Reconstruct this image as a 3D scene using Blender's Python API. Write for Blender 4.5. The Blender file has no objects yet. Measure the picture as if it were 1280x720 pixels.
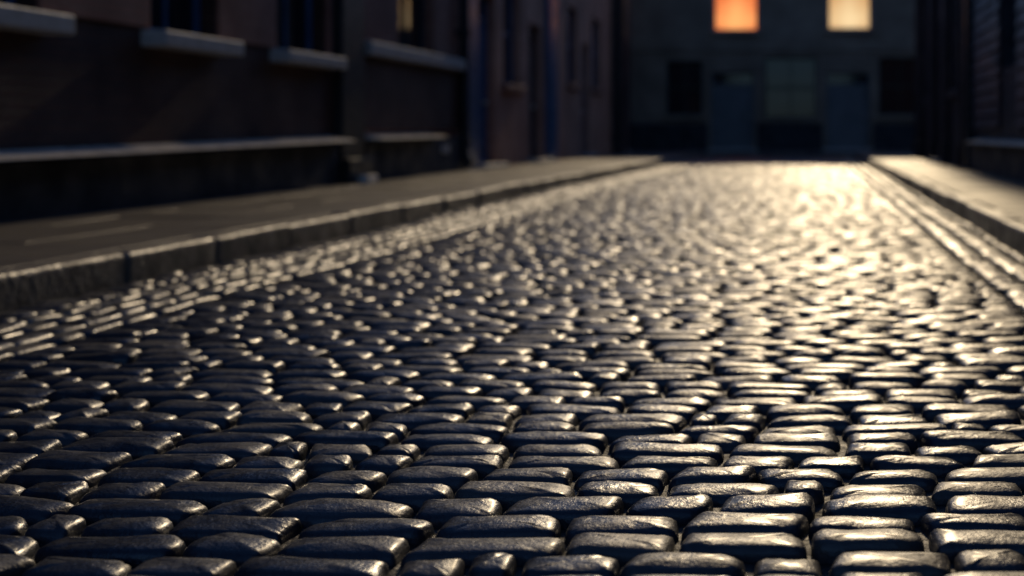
import bpy, math, random
import numpy as np
from mathutils import Vector, Matrix
random.seed(11); rng=np.random.default_rng(11)
S=bpy.context.scene
C=bpy.context.collection

# ---------------------------------------------------------------- materials
def newmat(name):
    m=bpy.data.materials.new(name); m.use_nodes=True
    nt=m.node_tree; b=nt.nodes['Principled BSDF']
    return m,nt,b
def N(nt,t,**k):
    n=nt.nodes.new(t)
    for a,v in k.items(): setattr(n,a,v)
    return n
def noise(nt,scale,detail=4,vec=None,rough=0.55):
    n=N(nt,'ShaderNodeTexNoise'); n.inputs['Scale'].default_value=scale
    n.inputs['Detail'].default_value=min(detail,3); n.inputs['Roughness'].default_value=rough
    if vec is not None: nt.links.new(vec,n.inputs['Vector'])
    return n.outputs['Fac']
def ramp(nt,fac,stops):
    r=N(nt,'ShaderNodeValToRGB'); e=r.color_ramp.elements
    while len(e)<len(stops): e.new(0.5)
    for i,(p,c) in enumerate(stops):
        e[i].position=p; e[i].color=(c if len(c)==4 else (*c,1))
    nt.links.new(fac,r.inputs['Fac']); return r.outputs['Color']
def mapr(nt,fac,a,b,c=0,d=1):
    r=N(nt,'ShaderNodeMapRange'); 
    for i,v in zip(('From Min','From Max','To Min','To Max'),(a,b,c,d)): r.inputs[i].default_value=v
    nt.links.new(fac,r.inputs['Value']); return r.outputs['Result']
def mix(nt,fac,a,b,mode='MIX'):
    m=N(nt,'ShaderNodeMix',data_type='RGBA',blend_type=mode)
    for s,v in ((0,fac),(6,a),(7,b)):
        if isinstance(v,(int,float)): m.inputs[s].default_value=v
        elif isinstance(v,tuple): m.inputs[s].default_value=(*v[:3],1)
        else: nt.links.new(v,m.inputs[s])
    return m.outputs[2]
def math_(nt,op,a,b=None):
    m=N(nt,'ShaderNodeMath',operation=op)
    for s,v in ((0,a),(1,b)):
        if v is None: continue
        if isinstance(v,(int,float)): m.inputs[s].default_value=v
        else: nt.links.new(v,m.inputs[s])
    return m.outputs[0]
def bump(nt,b,h,strength,dist,prev=None):
    n=N(nt,'ShaderNodeBump'); n.inputs['Strength'].default_value=strength; n.inputs['Distance'].default_value=dist
    nt.links.new(h,n.inputs['Height'])
    if prev is not None: nt.links.new(prev,n.inputs['Normal'])
    nt.links.new(n.outputs['Normal'],b.inputs['Normal']); return n.outputs['Normal']
def pos(nt): return N(nt,'ShaderNodeNewGeometry').outputs['Position']

def plain(name,c1,c2,scale=3,r=(0.5,0.8),bs=0.3,bd=0.004,fine=40,metal=0):
    m,nt,b=newmat(name); p=pos(nt)
    f=noise(nt,scale,6,p)
    nt.links.new(ramp(nt,f,[(0.3,c1),(0.7,c2)]),b.inputs['Base Color'])
    nt.links.new(mapr(nt,f,0.3,0.7,r[1],r[0]),b.inputs['Roughness'])
    b.inputs['Metallic'].default_value=metal
    bump(nt,b,noise(nt,fine,5,p),bs,bd)
    return m

def sett_mat():
    m,nt,b=newmat('sett_stone'); p=pos(nt)
    at=N(nt,'ShaderNodeAttribute',attribute_name='rnd')
    base=ramp(nt,at.outputs['Fac'],[(0,(0.018,0.023,0.033)),(0.5,(0.037,0.043,0.055)),(0.85,(0.056,0.057,0.062)),(1,(0.080,0.072,0.062))])
    dirt=noise(nt,3.0,5,p)
    base=mix(nt,mapr(nt,dirt,0.5,0.75,0,0.35),base,(0.05,0.045,0.038))
    sx=N(nt,'ShaderNodeSeparateXYZ'); nt.links.new(p,sx.inputs[0])
    x=math_(nt,'ADD',sx.outputs['X'],mapr(nt,dirt,0,1,-0.03,0.03))
    acc=None
    for c,w,s in ((-2.86,0.05,0.45),(-2.62,0.05,0.45),(0.885,0.05,1),(1.055,0.045,1)):
        d=math_(nt,'ABSOLUTE',math_(nt,'SUBTRACT',x,c))
        f=mapr(nt,d,w-0.012,w+0.008,s,0)
        acc=f if acc is None else math_(nt,'MAXIMUM',acc,f)
    n14=noise(nt,14,6,p,0.7)
    wear=mapr(nt,n14,0.36,0.56,0.15,0.9)
    pf=math_(nt,'MULTIPLY',acc,wear)
    base=mix(nt,pf,base,(0.55,0.49,0.36))
    nt.links.new(base,b.inputs['Base Color'])
    r=mapr(nt,n14,0.3,0.7,0.28,0.52)
    r2=math_(nt,'ADD',r,mapr(nt,at.outputs['Fac'],0,1,-0.06,0.08))
    nt.links.new(r2,b.inputs['Roughness'])
    b.inputs['Specular IOR Level'].default_value=0.6
    b.inputs['Coat Weight'].default_value=0.18; b.inputs['Coat Roughness'].default_value=0.22
    n1=bump(nt,b,noise(nt,24,4,p),0.5,0.009)
    n2=bump(nt,b,noise(nt,120,5,p,0.65),0.5,0.003,n1)
    return m

def brick_mat(name,c1,c2,mortar,axis,scale=1.0,rough=(0.6,0.85)):
    m,nt,b=newmat(name); p=pos(nt)
    s=N(nt,'ShaderNodeSeparateXYZ'); nt.links.new(p,s.inputs[0])
    cb=N(nt,'ShaderNodeCombineXYZ'); nt.links.new(s.outputs[axis],cb.inputs[0]); nt.links.new(s.outputs['Z'],cb.inputs[1])
    br=N(nt,'ShaderNodeTexBrick'); nt.links.new(cb.outputs[0],br.inputs['Vector'])
    br.inputs['Scale'].default_value=scale
    br.inputs['Brick Width'].default_value=0.225; br.inputs['Row Height'].default_value=0.075
    br.inputs['Mortar Size'].default_value=0.006; br.inputs['Mortar Smooth'].default_value=0.3
    br.inputs['Color1'].default_value=(*c1,1); br.inputs['Color2'].default_value=(*c2,1); br.inputs['Mortar'].default_value=(*mortar,1)
    gr=noise(nt,1.3,6,p)
    col=mix(nt,mapr(nt,gr,0.35,0.7,0,0.65),br.outputs['Color'],tuple(v*0.45 for v in c1))
    nt.links.new(col,b.inputs['Base Color'])
    nt.links.new(mapr(nt,gr,0.3,0.7,*rough),b.inputs['Roughness'])
    inv=math_(nt,'SUBTRACT',1.0,br.outputs['Fac'])
    n1=bump(nt,b,inv,0.6,0.006); bump(nt,b,noise(nt,60,4,p),0.4,0.003,n1)
    return m

M={}
M['sett']=sett_mat()
M['bed']=plain('joint_grit',(0.010,0.010,0.010),(0.030,0.027,0.024),25,(0.45,0.75),0.8,0.01,70)
M['ground']=plain('asphalt',(0.03,0.03,0.03),(0.06,0.058,0.055),2,(0.6,0.9),0.5,0.004,90)
M['flag']=plain('flagstone',(0.065,0.055,0.047),(0.14,0.12,0.10),1.6,(0.36,0.6),0.6,0.006,45)
M['kerb']=plain('kerb_granite',(0.08,0.070,0.060),(0.26,0.225,0.18),6,(0.32,0.58),0.9,0.014,28)
M['brownbrick']=brick_mat('brown_brick',(0.085,0.028,0.015),(0.12,0.044,0.024),(0.04,0.028,0.022),'Y')
M['redbrick']=brick_mat('red_brick',(0.46,0.17,0.10),(0.54,0.23,0.14),(0.28,0.17,0.12),'Y')
M['pinkbrick']=brick_mat('pink_brick',(0.68,0.28,0.16),(0.74,0.34,0.21),(0.5,0.28,0.2),'Y')
M['darkbrick']=brick_mat('dark_brick',(0.06,0.034,0.03),(0.10,0.052,0.042),(0.04,0.032,0.028),'Y')
M['greybrick']=brick_mat('grey_render_brick',(0.36,0.25,0.17),(0.42,0.31,0.21),(0.30,0.22,0.16),'X')
M['plinth']=plain('plinth_render',(0.016,0.018,0.022),(0.036,0.038,0.044),3,(0.5,0.8),0.6,0.006,35)
M['ledge']=plain('ledge_stone',(0.74,0.67,0.56),(0.85,0.79,0.69),5,(0.20,0.38),0.4,0.004,40)
M['sill']=plain('sill_stone',(0.44,0.41,0.36),(0.60,0.56,0.50),5,(0.4,0.65),0.5,0.004,40)
M['bluepaint']=plain('navy_paint',(0.03,0.09,0.20),(0.05,0.13,0.28),4,(0.25,0.45),0.15,0.002,60)
M['slate']=plain('roof_slate',(0.04,0.045,0.05),(0.08,0.08,0.085),4,(0.5,0.7),0.4,0.01,12)
M['iron']=plain('painted_iron',(0.006,0.006,0.007),(0.014,0.014,0.016),8,(0.4,0.6),0.2,0.002,50)
M['frame']=plain('window_paint',(0.30,0.32,0.36),(0.42,0.44,0.48),8,(0.35,0.55),0.2,0.002,50)
M['doorgrey']=plain('door_paint_grey',(0.16,0.16,0.155),(0.20,0.20,0.195),3,(0.4,0.6),0.2,0.002,50)
M['blackwood']=plain('blackened_timber',(0.014,0.018,0.028),(0.036,0.044,0.062),4,(0.4,0.65),0.5,0.005,30)
M['green']=plain('dark_green_paint',(0.015,0.03,0.02),(0.03,0.045,0.03),3,(0.4,0.6),0.2,0.002,50)
def glass():
    m,nt,b=newmat('window_glass'); p=pos(nt)
    b.inputs['Base Color'].default_value=(0.01,0.014,0.022,1); b.inputs['Roughness'].default_value=0.06
    bump(nt,b,noise(nt,3,2,p),0.1,0.01); return m
M['glass']=glass()
def lit(name,c1,c2,st,xc):
    m,nt,b=newmat(name); p=pos(nt)
    s=N(nt,'ShaderNodeSeparateXYZ'); nt.links.new(p,s.inputs[0])
    d=math_(nt,'ABSOLUTE',math_(nt,'SUBTRACT',s.outputs['X'],xc))
    z=math_(nt,'ABSOLUTE',math_(nt,'SUBTRACT',s.outputs['Z'],4.1))
    f=math_(nt,'ADD',math_(nt,'MULTIPLY',d,0.9),math_(nt,'MULTIPLY',z,0.8))
    f=math_(nt,'ADD',f,mapr(nt,noise(nt,3,3,p),0,1,-0.2,0.2))
    col=ramp(nt,f,[(0.1,c2),(0.9,c1)])
    b.inputs['Base Color'].default_value=(0.3,0.2,0.12,1)
    nt.links.new(col,b.inputs['Emission Color']); b.inputs['Emission Strength'].default_value=st
    return m
M['litorange']=lit('lit_blind_orange',(0.75,0.17,0.04),(1.0,0.42,0.13),1.2,-2.3)
M['litcream']=lit('lit_blind_cream',(0.70,0.40,0.16),(1.0,0.72,0.38),1.0,1.12)

# ---------------------------------------------------------------- helpers
def link(o,parent=None):
    C.objects.link(o)
    if parent: o.parent=parent
    return o
def meshobj(name,verts,faces,mats,parent=None,fm=None,bevel=0,smooth=False,seg=2):
    me=bpy.data.meshes.new(name); me.from_pydata([tuple(v) for v in verts],[],faces); me.update()
    for m in (mats if isinstance(mats,list) else [mats]): me.materials.append(m)
    if fm: me.polygons.foreach_set('material_index',fm)
    o=link(bpy.data.objects.new(name,me),parent)
    if bevel:
        b=o.modifiers.new('bevel','BEVEL'); b.width=bevel; b.segments=seg; b.limit_method='ANGLE'
    if smooth: me.polygons.foreach_set('use_smooth',[True]*len(me.polygons))
    return o
class MB:
    def __init__(s): s.v=[];s.f=[];s.m=[]
    def box(s,a,b,mi=0):
        i=len(s.v); x0,y0,z0=a; x1,y1,z1=b
        s.v+=[(x0,y0,z0),(x1,y0,z0),(x1,y1,z0),(x0,y1,z0),(x0,y0,z1),(x1,y0,z1),(x1,y1,z1),(x0,y1,z1)]
        s.f+=[(i,i+3,i+2,i+1),(i+4,i+5,i+6,i+7),(i,i+1,i+5,i+4),(i+1,i+2,i+6,i+5),(i+2,i+3,i+7,i+6),(i+3,i,i+4,i+7)]
        s.m+=[mi]*6
    def quad(s,*p,mi=0):
        i=len(s.v); s.v+=list(p); s.f.append(tuple(range(i,i+len(p)))); s.m.append(mi)
    def cyl(s,p0,p1,r,n=12,mi=0):
        p0=Vector(p0);p1=Vector(p1);d=(p1-p0).normalized()
        a=d.orthogonal().normalized(); b=d.cross(a); i=len(s.v)
        for p in (p0,p1):
            for k in range(n):
                t=2*math.pi*k/n; s.v.append(tuple(p+a*math.cos(t)*r+b*math.sin(t)*r))
        for k in range(n): s.f.append((i+k,i+(k+1)%n,i+n+(k+1)%n,i+n+k)); s.m.append(mi)
        s.f.append(tuple(i+k for k in reversed(range(n)))); s.f.append(tuple(i+n+k for k in range(n))); s.m+=[mi,mi]
    def obj(s,name,mats,parent=None,T=None,**k):
        v=s.v if T is None else [T(*p) for p in s.v]
        o=meshobj(name,v,s.f,mats,parent,fm=s.m,**k)
        if T is not None:
            import bmesh
            bm=bmesh.new(); bm.from_mesh(o.data); bmesh.ops.recalc_face_normals(bm,faces=bm.faces); bm.to_mesh(o.data); bm.free()
        return o
def empty(name):
    e=bpy.data.objects.new(name,None); e.empty_display_size=0.3; return link(e)

def house(name,T,u0,u1,H,openings,wall,depth=7,zb=0.0,plinth=None,roofpitch=0.45,recess=0.13):
    P=empty(name)
    us=sorted({u0,u1,*[o[0] for o in openings],*[o[1] for o in openings]})
    zs=sorted({zb,H,*[o[2] for o in openings],*[o[3] for o in openings]})
    w=MB()
    for a,b in zip(us,us[1:]):
        for c,d in zip(zs,zs[1:]):
            mu,mz=(a+b)/2,(c+d)/2
            if any(o[0]<mu<o[1] and o[2]<mz<o[3] for o in openings): continue
            w.quad((a,0,c),(b,0,c),(b,0,d),(a,0,d))
    for o in openings:
        a,b,c,d=o[:4]; r=-recess-0.12
        w.quad((a,0,c),(a,r,c),(a,r,d),(a,0,d)); w.quad((b,0,c),(b,0,d),(b,r,d),(b,r,c))
        w.quad((a,0,d),(a,r,d),(b,r,d),(b,0,d)); w.quad((a,0,c),(b,0,c),(b,r,c),(a,r,c))
    w.quad((u0,0,zb),(u0,0,H),(u0,-depth,H),(u0,-depth,zb)); w.quad((u1,0,zb),(u1,-depth,zb),(u1,-depth,H),(u1,0,H))
    w.quad((u0,-depth,zb),(u0,-depth,H),(u1,-depth,H),(u1,-depth,zb))
    h2=depth/2*roofpitch
    for u in (u0,u1): w.quad((u,0,H),(u,-depth/2,H+h2),(u,-depth,H))
    w.obj('walls',[wall],P,T)
    r=MB(); e=0.25
    r.quad((u0,e,H-e*roofpitch+0.05),(u1,e,H-e*roofpitch+0.05),(u1,-depth/2,H+h2+0.05),(u0,-depth/2,H+h2+0.05))
    r.quad((u0,-depth-e,H-e*roofpitch+0.05),(u0,-depth/2,H+h2+0.05),(u1,-depth/2,H+h2+0.05),(u1,-depth-e,H-e*roofpitch+0.05))
    r.obj('roof',[M['slate']],P,T)
    g=MB(); g.box((u0,0.16,H-0.2),(u1,0.28,H-0.1)); g.obj('gutter',[M['iron']],P,T,bevel=0.02)
    for k,o in enumerate(openings):
        a,b,c,d,kind=o[:5]; fm=o[5] if len(o)>5 else M['frame']; q=MB(); f=0.06; n0=-recess-0.05; n1=-recess
        q.box((a,n0,c),(a+f,n1,d)); q.box((b-f,n0,c),(b,n1,d)); q.box((a+f,n0,d-f),(b-f,n1,d)); q.box((a+f,n0,c),(b-f,n1,c+f))
        if kind=='win':
            mz=(c+d)/2; q.box((a+f,n0,mz-0.03),(b-f,n1-0.004,mz+0.03)); mu=(a+b)/2
            q.box((mu-0.015,n0,c+f),(mu+0.015,n1-0.01,mz-0.03)); q.box((mu-0.015,n0,mz+0.03),(mu+0.015,n1-0.01,d-f))
            q.obj('window_frame',[fm],P,T,bevel=0.006)
            g=MB(); g.quad((a+f,n0+0.015,c+f),(b-f,n0+0.015,c+f),(b-f,n0+0.015,d-f),(a+f,n0+0.015,d-f)); g.obj('window_glass',[M['glass']],P,T)
        elif kind=='lit':
            q.obj('window_frame',[fm],P,T,bevel=0.006)
            g=MB(); g.quad((a+f,n0-0.02,c+f),(b-f,n0-0.02,c+f),(b-f,n0-0.02,d-f),(a+f,n0-0.02,d-f)); g.obj('lit_blind',[o[6]],P,T)
        else:
            q.box((a+f,n0-0.04,c+f),(b-f,n1-0.03,d-f-0.36)); 
            q.box((a+f,n0,d-f-0.36),(b-f,n1,d-f-0.30))
            for (pa,pb) in ((c+0.25,c+0.85),(c+1.0,d-0.6)):
                mu=(a+b)/2
                for (ua,ub) in ((a+f+0.1,mu-0.05),(mu+0.05,b-f-0.1)):
                    q.box((ua,n1-0.031,pa),(ub,n1-0.012,pb))
            q.obj('door',[fm],P,T,bevel=0.008)
            g=MB(); g.quad((a+f,n0,d-f-0.30),(b-f,n0,d-f-0.30),(b-f,n0,d-f),(a+f,n0,d-f)); g.obj('fanlight_glass',[M['glass']],P,T)
            kn=MB(); kn.cyl((b-f-0.1,n1-0.02,c+1.0),(b-f-0.1,n1+0.05,c+1.0),0.03); kn.obj('door_knob',[M['ledge']],P,T,smooth=False)
            st=MB(); st.box((a-0.08,-0.2,zb),(b+0.08,0.22,c+0.015)); st.obj('doorstep',[M['sill']],P,T,bevel=0.015)
    return P
LX=-5.2; RX=2.45
TL=lambda u,n,z:(LX+n,u,z)
TR=lambda u,n,z:(RX-n,u,z)
TE=lambda u,n,z:(u,41.0-n,z)

def sill(P,T,a,b,z0,z1,out=0.16,mat='sill'):
    q=MB(); q.box((a,-0.10,z0),(b,out,z1)); q.obj('sill',[M[mat]],P,T,bevel=0.018)
def pipe(P,T,u,H,r=0.055,out=0.11,mat='iron'):
    q=MB(); q.cyl((u,out,0.35),(u,out,H-0.2),r,14)
    q.cyl((u,out,0.35),(u,out+0.12,0.2),r,14)
    z=0.5
    while z<H-0.5:
        q.cyl((u,out,z),(u,out,z+0.09),r*1.35,14); q.box((u-0.1,0.0,z+0.02),(u+0.1,out-0.03,z+0.07)); z+=1.6
    q.obj('downpipe',[M[mat]],P,T,smooth=False,bevel=0.004)

# ---------------------------------------------------------------- ground
g=MB(); g.quad((-250,-200,-0.09),(250,-200,-0.09),(250,300,-0.09),(-250,300,-0.09)); g.obj('ground',[M['ground']])
KL,KR=-3.2,1.21
YE=39.2

# ---------------------------------------------------------------- setts
def stones(cx,cy,a,b,rot,n,rings,rr):
    K=len(cx)
    th=np.linspace(0,2*np.pi,n,endpoint=False)
    e=rng.uniform(3.4,8,K)[:,None]
    c=np.cos(th)[None];s=np.sin(th)[None]
    ox=np.sign(c)*np.abs(c)**(2/e); oy=np.sign(s)*np.abs(s)**(2/e)
    ph=rng.uniform(0,6.28,(4,K,1))
    per=1+0.024*np.sin(2*th+ph[0])+0.024*np.sin(3*th+ph[1])+0.016*np.sin(5*th+ph[2])
    ox=ox*per; oy=oy*per
    tp=rng.normal(0,0.07,(K,1)); oy=oy*(1+tp*ox)
    sk_=rng.normal(0,0.10,(K,1)); ox=ox+sk_*oy*(b/a)[:,None]
    dome=rng.uniform(0.004,0.011,(K,1)); h=rng.normal(0.0,0.0028,(K,1))
    tx=rng.normal(0,0.030,(K,1)); ty=rng.normal(0,0.032,(K,1))
    V=np.zeros((K,1+len(rings)*n,3))
    V[:,0,2]=h[:,0]
    cr,sr=np.cos(rot)[:,None],np.sin(rot)[:,None]
    for i,(r,d) in enumerate(rings):
        ins=(1-r)
        lx=ox*(a[:,None]-ins*(0.55*b+0.45*a)[:,None]); ly=oy*r*b[:,None]
        z=h-dome*r*r-d
        if i<len(rings)-1:
            z=z+tx*lx+ty*ly+0.0016*np.sin(3*th+ph[3])*(r)+0.001*np.sin(5*th+ph[0])*r+rng.normal(0,0.0006,(K,n))
        sl=slice(1+i*n,1+(i+1)*n)
        V[:,sl,0]=lx*cr-ly*sr; V[:,sl,1]=lx*sr+ly*cr; V[:,sl,2]=z
    V[:,:,0]+=cx[:,None]; V[:,:,1]+=cy[:,None]
    m=len(rings); nv=1+m*n
    tri=[]; 
    for k in range(n): tri+= [0,1+k,1+(k+1)%n]
    qd=[]
    for i in range(m-1):
        for k in range(n):
            A=1+i*n; B=A+n; qd+=[A+k,B+k,B+(k+1)%n,A+(k+1)%n]
    loop=np.array(tri+qd); tot=np.array([3]*n+[4]*(n*(m-1)))
    off=(np.arange(K)*nv)[:,None]
    return V.reshape(-1,3),(loop[None]+off).reshape(-1),np.tile(tot,K),np.repeat(rr,nv)
L=[]
def arc(x): return 0.022*(x+0.2)**2
def fill_row(x0,x1,y,p,lo,hi,bend=True):
    x=x0+random.uniform(0,0.02)
    while x<x1-0.03:
        l=random.uniform(lo,hi)
        if random.random()<0.14: l*=0.55
        if x1-(x+l)<0.07: l=x1-x
        cx=x+l/2
        oy=arc(cx)+0.008*math.sin(cx*1.3+y*0.35) if bend else 0
        L.append((cx,y+oy+random.gauss(0,0.0025),l/2-0.006,p/2-0.005-random.uniform(0,0.004),random.gauss(0,0.018)+ (0.044*(cx+0.2) if bend else 0)))
        x+=l
y=-1.5
while y<YE-0.3:
    p=random.uniform(0.102,0.124)
    fill_row(-2.49,0.815,y+p/2,p,0.15,0.265)
    y+=p
y=-1.5
while y<YE-0.1:
    p=random.uniform(0.1,0.13); fill_row(-3.19,-2.98,y+p/2,p,0.1,0.22,False); y+=p
def column(x,w):
    y=-1.5+random.random()*0.2
    while y<YE-0.2:
        l=random.uniform(0.17,0.28)
        L.append((x+random.gauss(0,0.003),y+l/2,l/2-0.006,w/2-0.006,math.pi/2+random.gauss(0,0.02))); y+=l
for xx,w in ((-2.925,0.11),(-2.81,0.11),(-2.69,0.12),(-2.565,0.12)): column(xx,w)
column(0.895,0.145); column(1.055,0.15); column(1.17,0.07)
A=np.array(L); rr=rng.uniform(0,1,len(A))
near=A[:,1]<8
R1=[(0.4,0),(0.72,0.0003),(0.86,0.0020),(0.94,0.006),(0.985,0.014),(1.0,0.026),(1.01,0.07)]
R2=[(0.6,0),(0.88,0.002),(0.975,0.010),(1.0,0.06)]
vs=[];ls=[];ts=[];rs=[];o=0
for msk,n,rg in ((near,28,R1),(~near,12,R2)):
    B=A[msk]; v,l,t,r=stones(B[:,0],B[:,1],B[:,2],B[:,3],B[:,4],n,rg,rr[msk])
    vs.append(v);ls.append(l+o);ts.append(t);rs.append(r);o+=len(v)
v=np.concatenate(vs);l=np.concatenate(ls);t=np.concatenate(ts);r=np.concatenate(rs)
v[:,2]+=0.010*np.sin(v[:,0]*1.9+v[:,1]*0.45)*np.sin(v[:,1]*0.8+0.7)-0.004
me=bpy.data.meshes.new('cobblestones'); me.vertices.add(len(v)); me.vertices.foreach_set('co',v.ravel().astype(np.float32))
me.loops.add(len(l)); me.loops.foreach_set('vertex_index',l.astype(np.int32))
me.polygons.add(len(t)); me.polygons.foreach_set('loop_start',np.concatenate([[0],np.cumsum(t)[:-1]]).astype(np.int32))
me.polygons.foreach_set('use_smooth',np.ones(len(t),dtype=bool))
me.update(calc_edges=True); me.validate()
at=me.attributes.new('rnd','FLOAT','POINT'); at.data.foreach_set('value',r.astype(np.float32))
me.materials.append(M['sett'])
link(bpy.data.objects.new('cobblestones',me))
print('stones',len(A),'verts',len(v))
nx,ny=60,600
X=np.linspace(KL,KR,nx);Y=np.linspace(-1.6,YE,ny)
bv=[(x,y_,-0.034+0.010*math.sin(x*1.9+y_*0.45)*math.sin(y_*0.8+0.7)+random.gauss(0,0.003)) for y_ in Y for x in X]
bf=[(j*nx+i,j*nx+i+1,(j+1)*nx+i+1,(j+1)*nx+i) for j in range(ny-1) for i in range(nx-1)]
meshobj('road',bv,bf,M['bed'],smooth=True)

# ---------------------------------------------------------------- pavements & kerbs
def rough_blocks(name,blocks,mat,bev,jz=0.004,jx=0.005):
    import bmesh
    bm=bmesh.new()
    for (a,b) in blocks:
        m=Matrix.Translation([(p+q)/2 for p,q in zip(a,b)])@Matrix.Diagonal([q-p for p,q in zip(a,b)]+[1])
        ret=bmesh.ops.create_cube(bm,size=1,matrix=m)
        dz=random.gauss(0,jz); 
        for vv in ret['verts']:
            if vv.co.z>0.05: vv.co.z+=dz+random.gauss(0,jz/2); vv.co.x+=random.gauss(0,jx)
    bmesh.ops.bevel(bm,geom=bm.edges[:],offset=bev,segments=3,affect='EDGES',profile=0.5)
    me=bpy.data.meshes.new(name); bm.to_mesh(me); bm.free(); me.materials.append(mat)
    me.polygons.foreach_set('use_smooth',[True]*len(me.polygons))
    o=link(bpy.data.objects.new(name,me))
    w=o.modifiers.new('wn','WEIGHTED_NORMAL'); w.keep_sharp=False
    return o
def kerb(x0,x1,y0,y1):
    bl=[];y=y0
    while y<y1:
        l=random.uniform(0.95,1.3); e=min(y+l,y1); bl.append(((x0,y+0.006,-0.08),(x1,e-0.006,0.125))); y=e
    return rough_blocks('kerb',bl,M['kerb'],0.03,0.005,0.008)
kerb(KL-0.17,KL,-2,YE); kerb(KR,KR+0.15,-2,YE)
def slabs(x0,x1,y0,y1,w=0.6):
    bl=[];nr=max(1,round((x1-x0)/w)); ww=(x1-x0)/nr; 
    for i in range(nr):
        y=y0+ (i%2)*-0.3
        while y<y1:
            l=random.uniform(0.6,0.95); a=max(y,y0); e=min(y+l,y1)
            if e-a>0.05: bl.append(((x0+i*ww+0.002,a+0.002,0.02),(x0+(i+1)*ww-0.002,e-0.002,0.122)))
            y+=l
    rough_blocks('pavement',bl,M['flag'],0.004,0.0012,0.001)
    q=MB(); q.box((x0,y0,-0.085),(x1,y1,0.110)); return q
for (x0,x1,y0,y1) in ((LX-0.1,KL-0.175,-2,YE),(KR+0.155,RX+0.1,-2,YE),(-14,14,YE+0.16,41.1)):
    slabs(x0,x1,y0,y1).obj('pavement_bed',[M['bed']])
bl=[((x,YE+0.005,-0.08),(x+0.99,YE+0.15,0.125)) for x in range(-14,14)]
rough_blocks('kerb',bl,M['kerb'],0.02)

# ---------------------------------------------------------------- left terrace
zb=0.05
BP=M['bluepaint']
ws=[(2.0,3.3),(5.0,6.4),(7.7,9.1),(10.65,11.85),(13.15,14.5)]
A_=house('brick_house',TL,-3,15.55,6.2,[(a,b,1.47,3.0,'win',BP) for a,b in ws]+[(a,b,4.0,5.4,'win',BP) for a,b in ws],M['brownbrick'],zb=zb)
for i,(a,b) in enumerate(ws):
    sill(A_,TL,a-0.12,b+0.14,1.33+0.008*i,1.485,0.2); sill(A_,TL,a-0.12,b+0.12,3.87,4.01,0.15)
q=MB()
pe=[-3]+[w for ab in ws for w in ab]+[14.68]
for a,b in zip(pe[0::2],pe[1::2]): q.box((a+0.02,-0.05,1.50),(b-0.02,0.03,3.4))
q.obj('rendered_panels',[M['redbrick']],A_,TL,bevel=0.006)
def slopebox(P,T,name,ua,ub,za0,zb0,za1,zb1,n0,n1,mat,bevel=0.012,chunks=1,fall=0.012):
    q=MB()
    for k in range(chunks):
        s0,s1=k/chunks,(k+1)/chunks
        a=ua+(ub-ua)*s0+0.003; b=ua+(ub-ua)*s1-0.003
        l0=za0+(za1-za0)*s0; l1=za0+(za1-za0)*s1; h0=zb0+(zb1-zb0)*s0; h1=zb0+(zb1-zb0)*s1
        i=len(q.v)
        q.v+=[(a,n0,l0),(b,n0,l1),(b,n1,l1),(a,n1,l0),(a,n0,h0),(b,n0,h1),(b,n1,h1-fall),(a,n1,h0-fall)]
        q.f+=[(i,i+3,i+2,i+1),(i+4,i+5,i+6,i+7),(i,i+1,i+5,i+4),(i+1,i+2,i+6,i+5),(i+2,i+3,i+7,i+6),(i+3,i,i+4,i+7)]; q.m+=[0]*6
    q.obj(name,[mat],P,T,bevel=bevel)
slopebox(A_,TL,'plinth',-3,14.7,0.06,0.37,0.06,0.58,-0.05,0.09,M['plinth'],0.006)
slopebox(A_,TL,'plinth_ledge',-3,14.7,0.380,0.44,0.590,0.655,-0.05,0.27,M['ledge'],0.006,9,0.056)
q=MB(); q.box((14.76,-0.05,0.06),(15.5,0.11,6.0)); q.box((14.72,-0.05,0.062),(15.54,0.20,0.40)); q.obj('pilaster',[M['iron']],A_,TL,bevel=0.015)
q=MB(); q.box((14.95,0.201,0.115),(15.3,0.32,0.21)); q.obj('pilaster_foot_sheen',[M['ledge']],A_,TL,bevel=0.02)  # invented pale block, stands in for the small sheen at the pilaster foot
wb=[(17.1,18.7)]
B_=house('brick_house',TL,15.56,20.1,6.0,[(a,b,1.74,3.3,'win',M['blackwood']) for a,b in wb]+[(a,b,4.2,5.5,'win') for a,b in wb],M['redbrick'],zb=zb)
sill(B_,TL,15.62,19.95,1.58,1.74,0.15)
q=MB(); q.box((15.60,-0.05,0.72),(19.95,0.035,1.577)); q.obj('dado_brickwork',[M['brownbrick']],B_,TL,bevel=0.004)
slopebox(B_,TL,'plinth',15.60,20.08,0.06,0.60,0.06,0.62,-0.05,0.09,M['plinth'],0.006)
slopebox(B_,TL,'plinth_ledge',15.60,18.4,0.605,0.665,0.625,0.68,-0.05,0.27,M['ledge'],0.006,3,0.052)
q=MB(); q.box((18.75,-0.02,0.40),(19.1,0.11,0.50)); q.obj('wall_highlight_block',[M['ledge']],B_,TL,bevel=0.01)  # added pale block whose colour imitates a small white highlight low on the wall
pipe(B_,TL,19.9,6.0,0.07)
C_=house('brick_house',TL,20.11,27.2,6.3,[(20.9,22.3,0.17,2.9,'door',BP),(22.9,24.2,1.5,3.3,'win',BP),(25.0,26.1,0.17,2.7,'door',M['blackwood']),(22.9,24.2,4.2,5.5,'win')],M['pinkbrick'],zb=zb)
sill(C_,TL,22.8,24.3,1.37,1.5,0.1,'redbrick'); 
q=MB(); q.box((26.5,-0.05,0.06),(27.3,0.1,6.0)); q.obj('pilaster',[BP],C_,TL,bevel=0.015)
q=MB(); q.box((20.2,-0.05,0.06),(20.8,0.1,6.0)); q.obj('pilaster',[BP],C_,TL,bevel=0.015)
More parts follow.
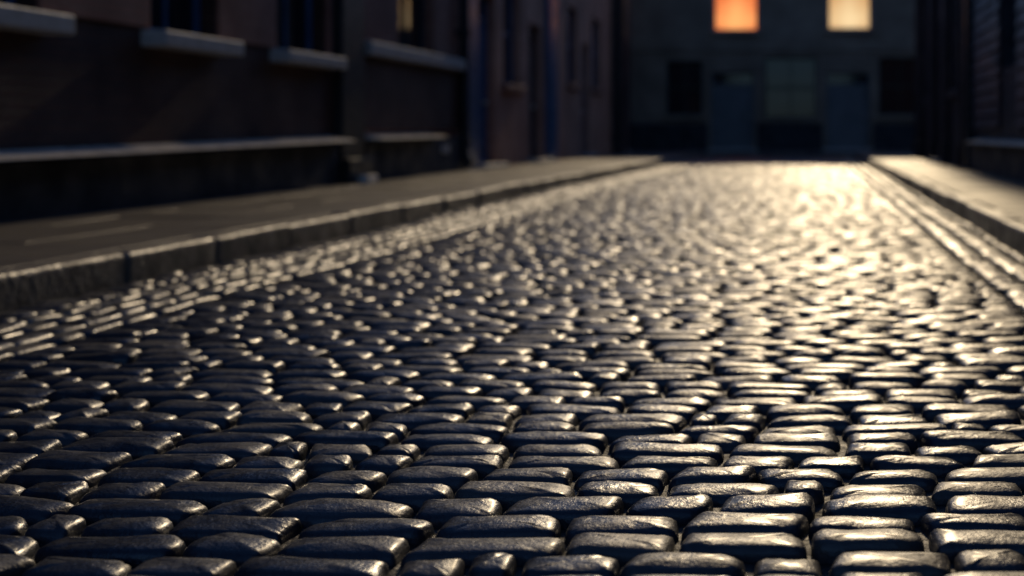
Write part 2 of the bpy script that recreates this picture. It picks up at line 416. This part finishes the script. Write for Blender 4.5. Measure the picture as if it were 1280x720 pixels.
D_=house('brick_house',TL,27.31,35.4,6.1,[(28.9,30.1,1.75,3.4,'win',BP),(32.1,33.4,1.75,3.4,'win',BP),(30.7,31.6,0.17,2.7,'door',BP),(28.9,30.1,4.2,5.5,'win')],M['pinkbrick'],zb=zb)
for a,b in ((28.8,30.2),(32.0,33.5)): sill(D_,TL,a,b,1.61,1.75,0.1,'redbrick')
pipe(D_,TL,35.2,6.1,0.07)
E_=house('brick_house',TL,35.41,38.9,5.9,[(36.1,37.1,0.17,2.7,'door',M['blackwood']),(37.5,38.5,1.5,3.2,'win')],M['darkbrick'],zb=zb)
q=MB(); q.box((35.45,-0.05,0.06),(35.95,0.3,5.7)); q.obj('chimney_breast',[M['darkbrick']],E_,TL,bevel=0.01)

# ---------------------------------------------------------------- right terrace
F_=house('timber_clad_house',TR,-3,20.8,6.0,[(6,7.2,1.4,3,'win',M['blackwood']),(11.5,12.5,0.17,2.7,'door',M['blackwood']),(16.2,17.5,1.5,3.2,'win',M['blackwood'])],M['blackwood'],zb=zb)
q=MB(); z=0.75
while z<5.8:
    for (a,b) in ((-3,5.95),(7.25,11.4),(12.6,16.1),(17.6,20.45)):
        if z>3.2 and a!=-3: continue
        if z>3.2: b=20.45
        q.quad((a,0.05,z),(b,0.05,z),(b,0.012,z+0.165),(a,0.012,z+0.165)); q.quad((a,0.05,z),(a,0.0,z),(b,0.0,z),(b,0.05,z))
    z+=0.17
q.obj('weatherboards',[M['blackwood']],F_,TR)
for (a,b) in ((-3,11.4),(12.65,20.45)):
    slopebox(F_,TR,'plinth',a,b,0.06,0.53,0.06,0.53,-0.05,0.08,M['plinth'],0.006)
slopebox(F_,TR,'plinth_ledge',14.0,20.2,0.533,0.60,0.533,0.60,-0.05,0.16,M['ledge'],0.008,5,0.055)
q=MB(); q.box((20.5,-0.05,0.06),(20.95,0.12,5.9)); q.obj('corner_post',[M['iron']],F_,TR,bevel=0.015)
G_=house('brick_house',TR,20.96,31.0,6.1,[(22.4,23.5,1.4,3.2,'win',M['blackwood']),(24.8,25.9,0.17,2.8,'door',M['blackwood']),(27.3,28.4,1.4,3.2,'win',M['blackwood'])],M['darkbrick'],zb=zb)
for u in (21.4,24.0,26.5,29.2,30.6):
    q=MB(); q.box((u,-0.05,0.06),(u+0.35,0.12,5.7)); q.box((u-0.04,-0.05,0.063),(u+0.39,0.17,0.5)); q.obj('pilaster',[M['darkbrick']],G_,TR,bevel=0.01)
for a,b in ((22.3,23.6),(27.2,28.5)): sill(G_,TR,a,b,1.27,1.4,0.1,'darkbrick')

# ---------------------------------------------------------------- end building
ops=[(-2.97,-1.63,3.74,5.1,'lit',M['frame'],M['litorange']),(0.47,1.78,3.78,5.1,'lit',M['frame'],M['litcream']),
 (-3.05,-1.75,0.17,2.5,'door',M['doorgrey']),(0.42,1.75,0.17,2.5,'door',M['doorgrey']),
 (-1.45,0.15,1.1,2.95,'win',M['green']),(2.0,3.3,1.2,2.95,'win',M['green']),(-4.4,-3.3,1.2,2.85,'win',M['green']),
 (-8.2,-7.0,1.2,2.9,'win',M['green']),(6,7.2,1.2,2.9,'win',M['green']),(-8.2,-7.0,3.8,5.1,'win'),(6,7.2,3.8,5.1,'win')]
H_=house('end_house',TE,-13,11,5.45,ops,M['greybrick'],depth=8,zb=zb,roofpitch=0.38)
for o_ in ops:
    if o_[4]!='door': sill(H_,TE,o_[0]-0.1,o_[1]+0.1,o_[2]-0.13,o_[2]-0.002,0.12,'greybrick')
for a,b in ((-13,-3.15),(-1.65,0.32),(1.85,11)):
    q=MB(); q.box((a,-0.05,0.06),(b,0.07,0.95)); q.obj('plinth',[M['plinth']],H_,TE,bevel=0.01)
q=MB(); q.box((-12.98,-0.05,3.12),(10.98,0.06,3.26)); q.obj('string_course',[M['greybrick']],H_,TE,bevel=0.01)

# ---------------------------------------------------------------- light
EL,AZ=math.radians(24),math.radians(1.3)
W=bpy.data.worlds.new('World'); S.world=W; W.use_nodes=True
nt=W.node_tree; bg=nt.nodes['Background']
sk=nt.nodes.new('ShaderNodeTexSky'); sk.sky_type='NISHITA'; sk.sun_disc=False; sk.sun_elevation=EL; sk.sun_rotation=AZ
sk.ozone_density=4.0; sk.dust_density=0.4
tint=mix(nt,1.0,sk.outputs[0],(0.66,0.87,1.2),'MULTIPLY')
nt.links.new(tint,bg.inputs['Color']); bg.inputs['Strength'].default_value=0.052
sl=bpy.data.lights.new('sun','SUN'); sl.energy=1.15; sl.angle=math.radians(2.5); sl.color=(1.0,0.77,0.47)
so=link(bpy.data.objects.new('sun',sl))
d=Vector((-math.sin(AZ)*math.cos(EL),-math.cos(AZ)*math.cos(EL),-math.sin(EL)))
so.rotation_euler=d.to_track_quat('-Z','Y').to_euler(); so.location=(0,60,40)

# ---------------------------------------------------------------- camera
cd=bpy.data.cameras.new('camera'); co=link(bpy.data.objects.new('camera',cd))
co.location=(0,0,0.69); co.rotation_euler=(math.radians(90),0,0)
cd.lens=47.8; cd.shift_x=-375/1280; cd.shift_y=-195/1280; cd.clip_end=1000; cd.clip_start=0.05
cd.dof.use_dof=True; cd.dof.focus_distance=2.7; cd.dof.aperture_fstop=2.2
S.camera=co
S.view_settings.view_transform='Standard'; S.view_settings.look='None'; S.view_settings.exposure=0
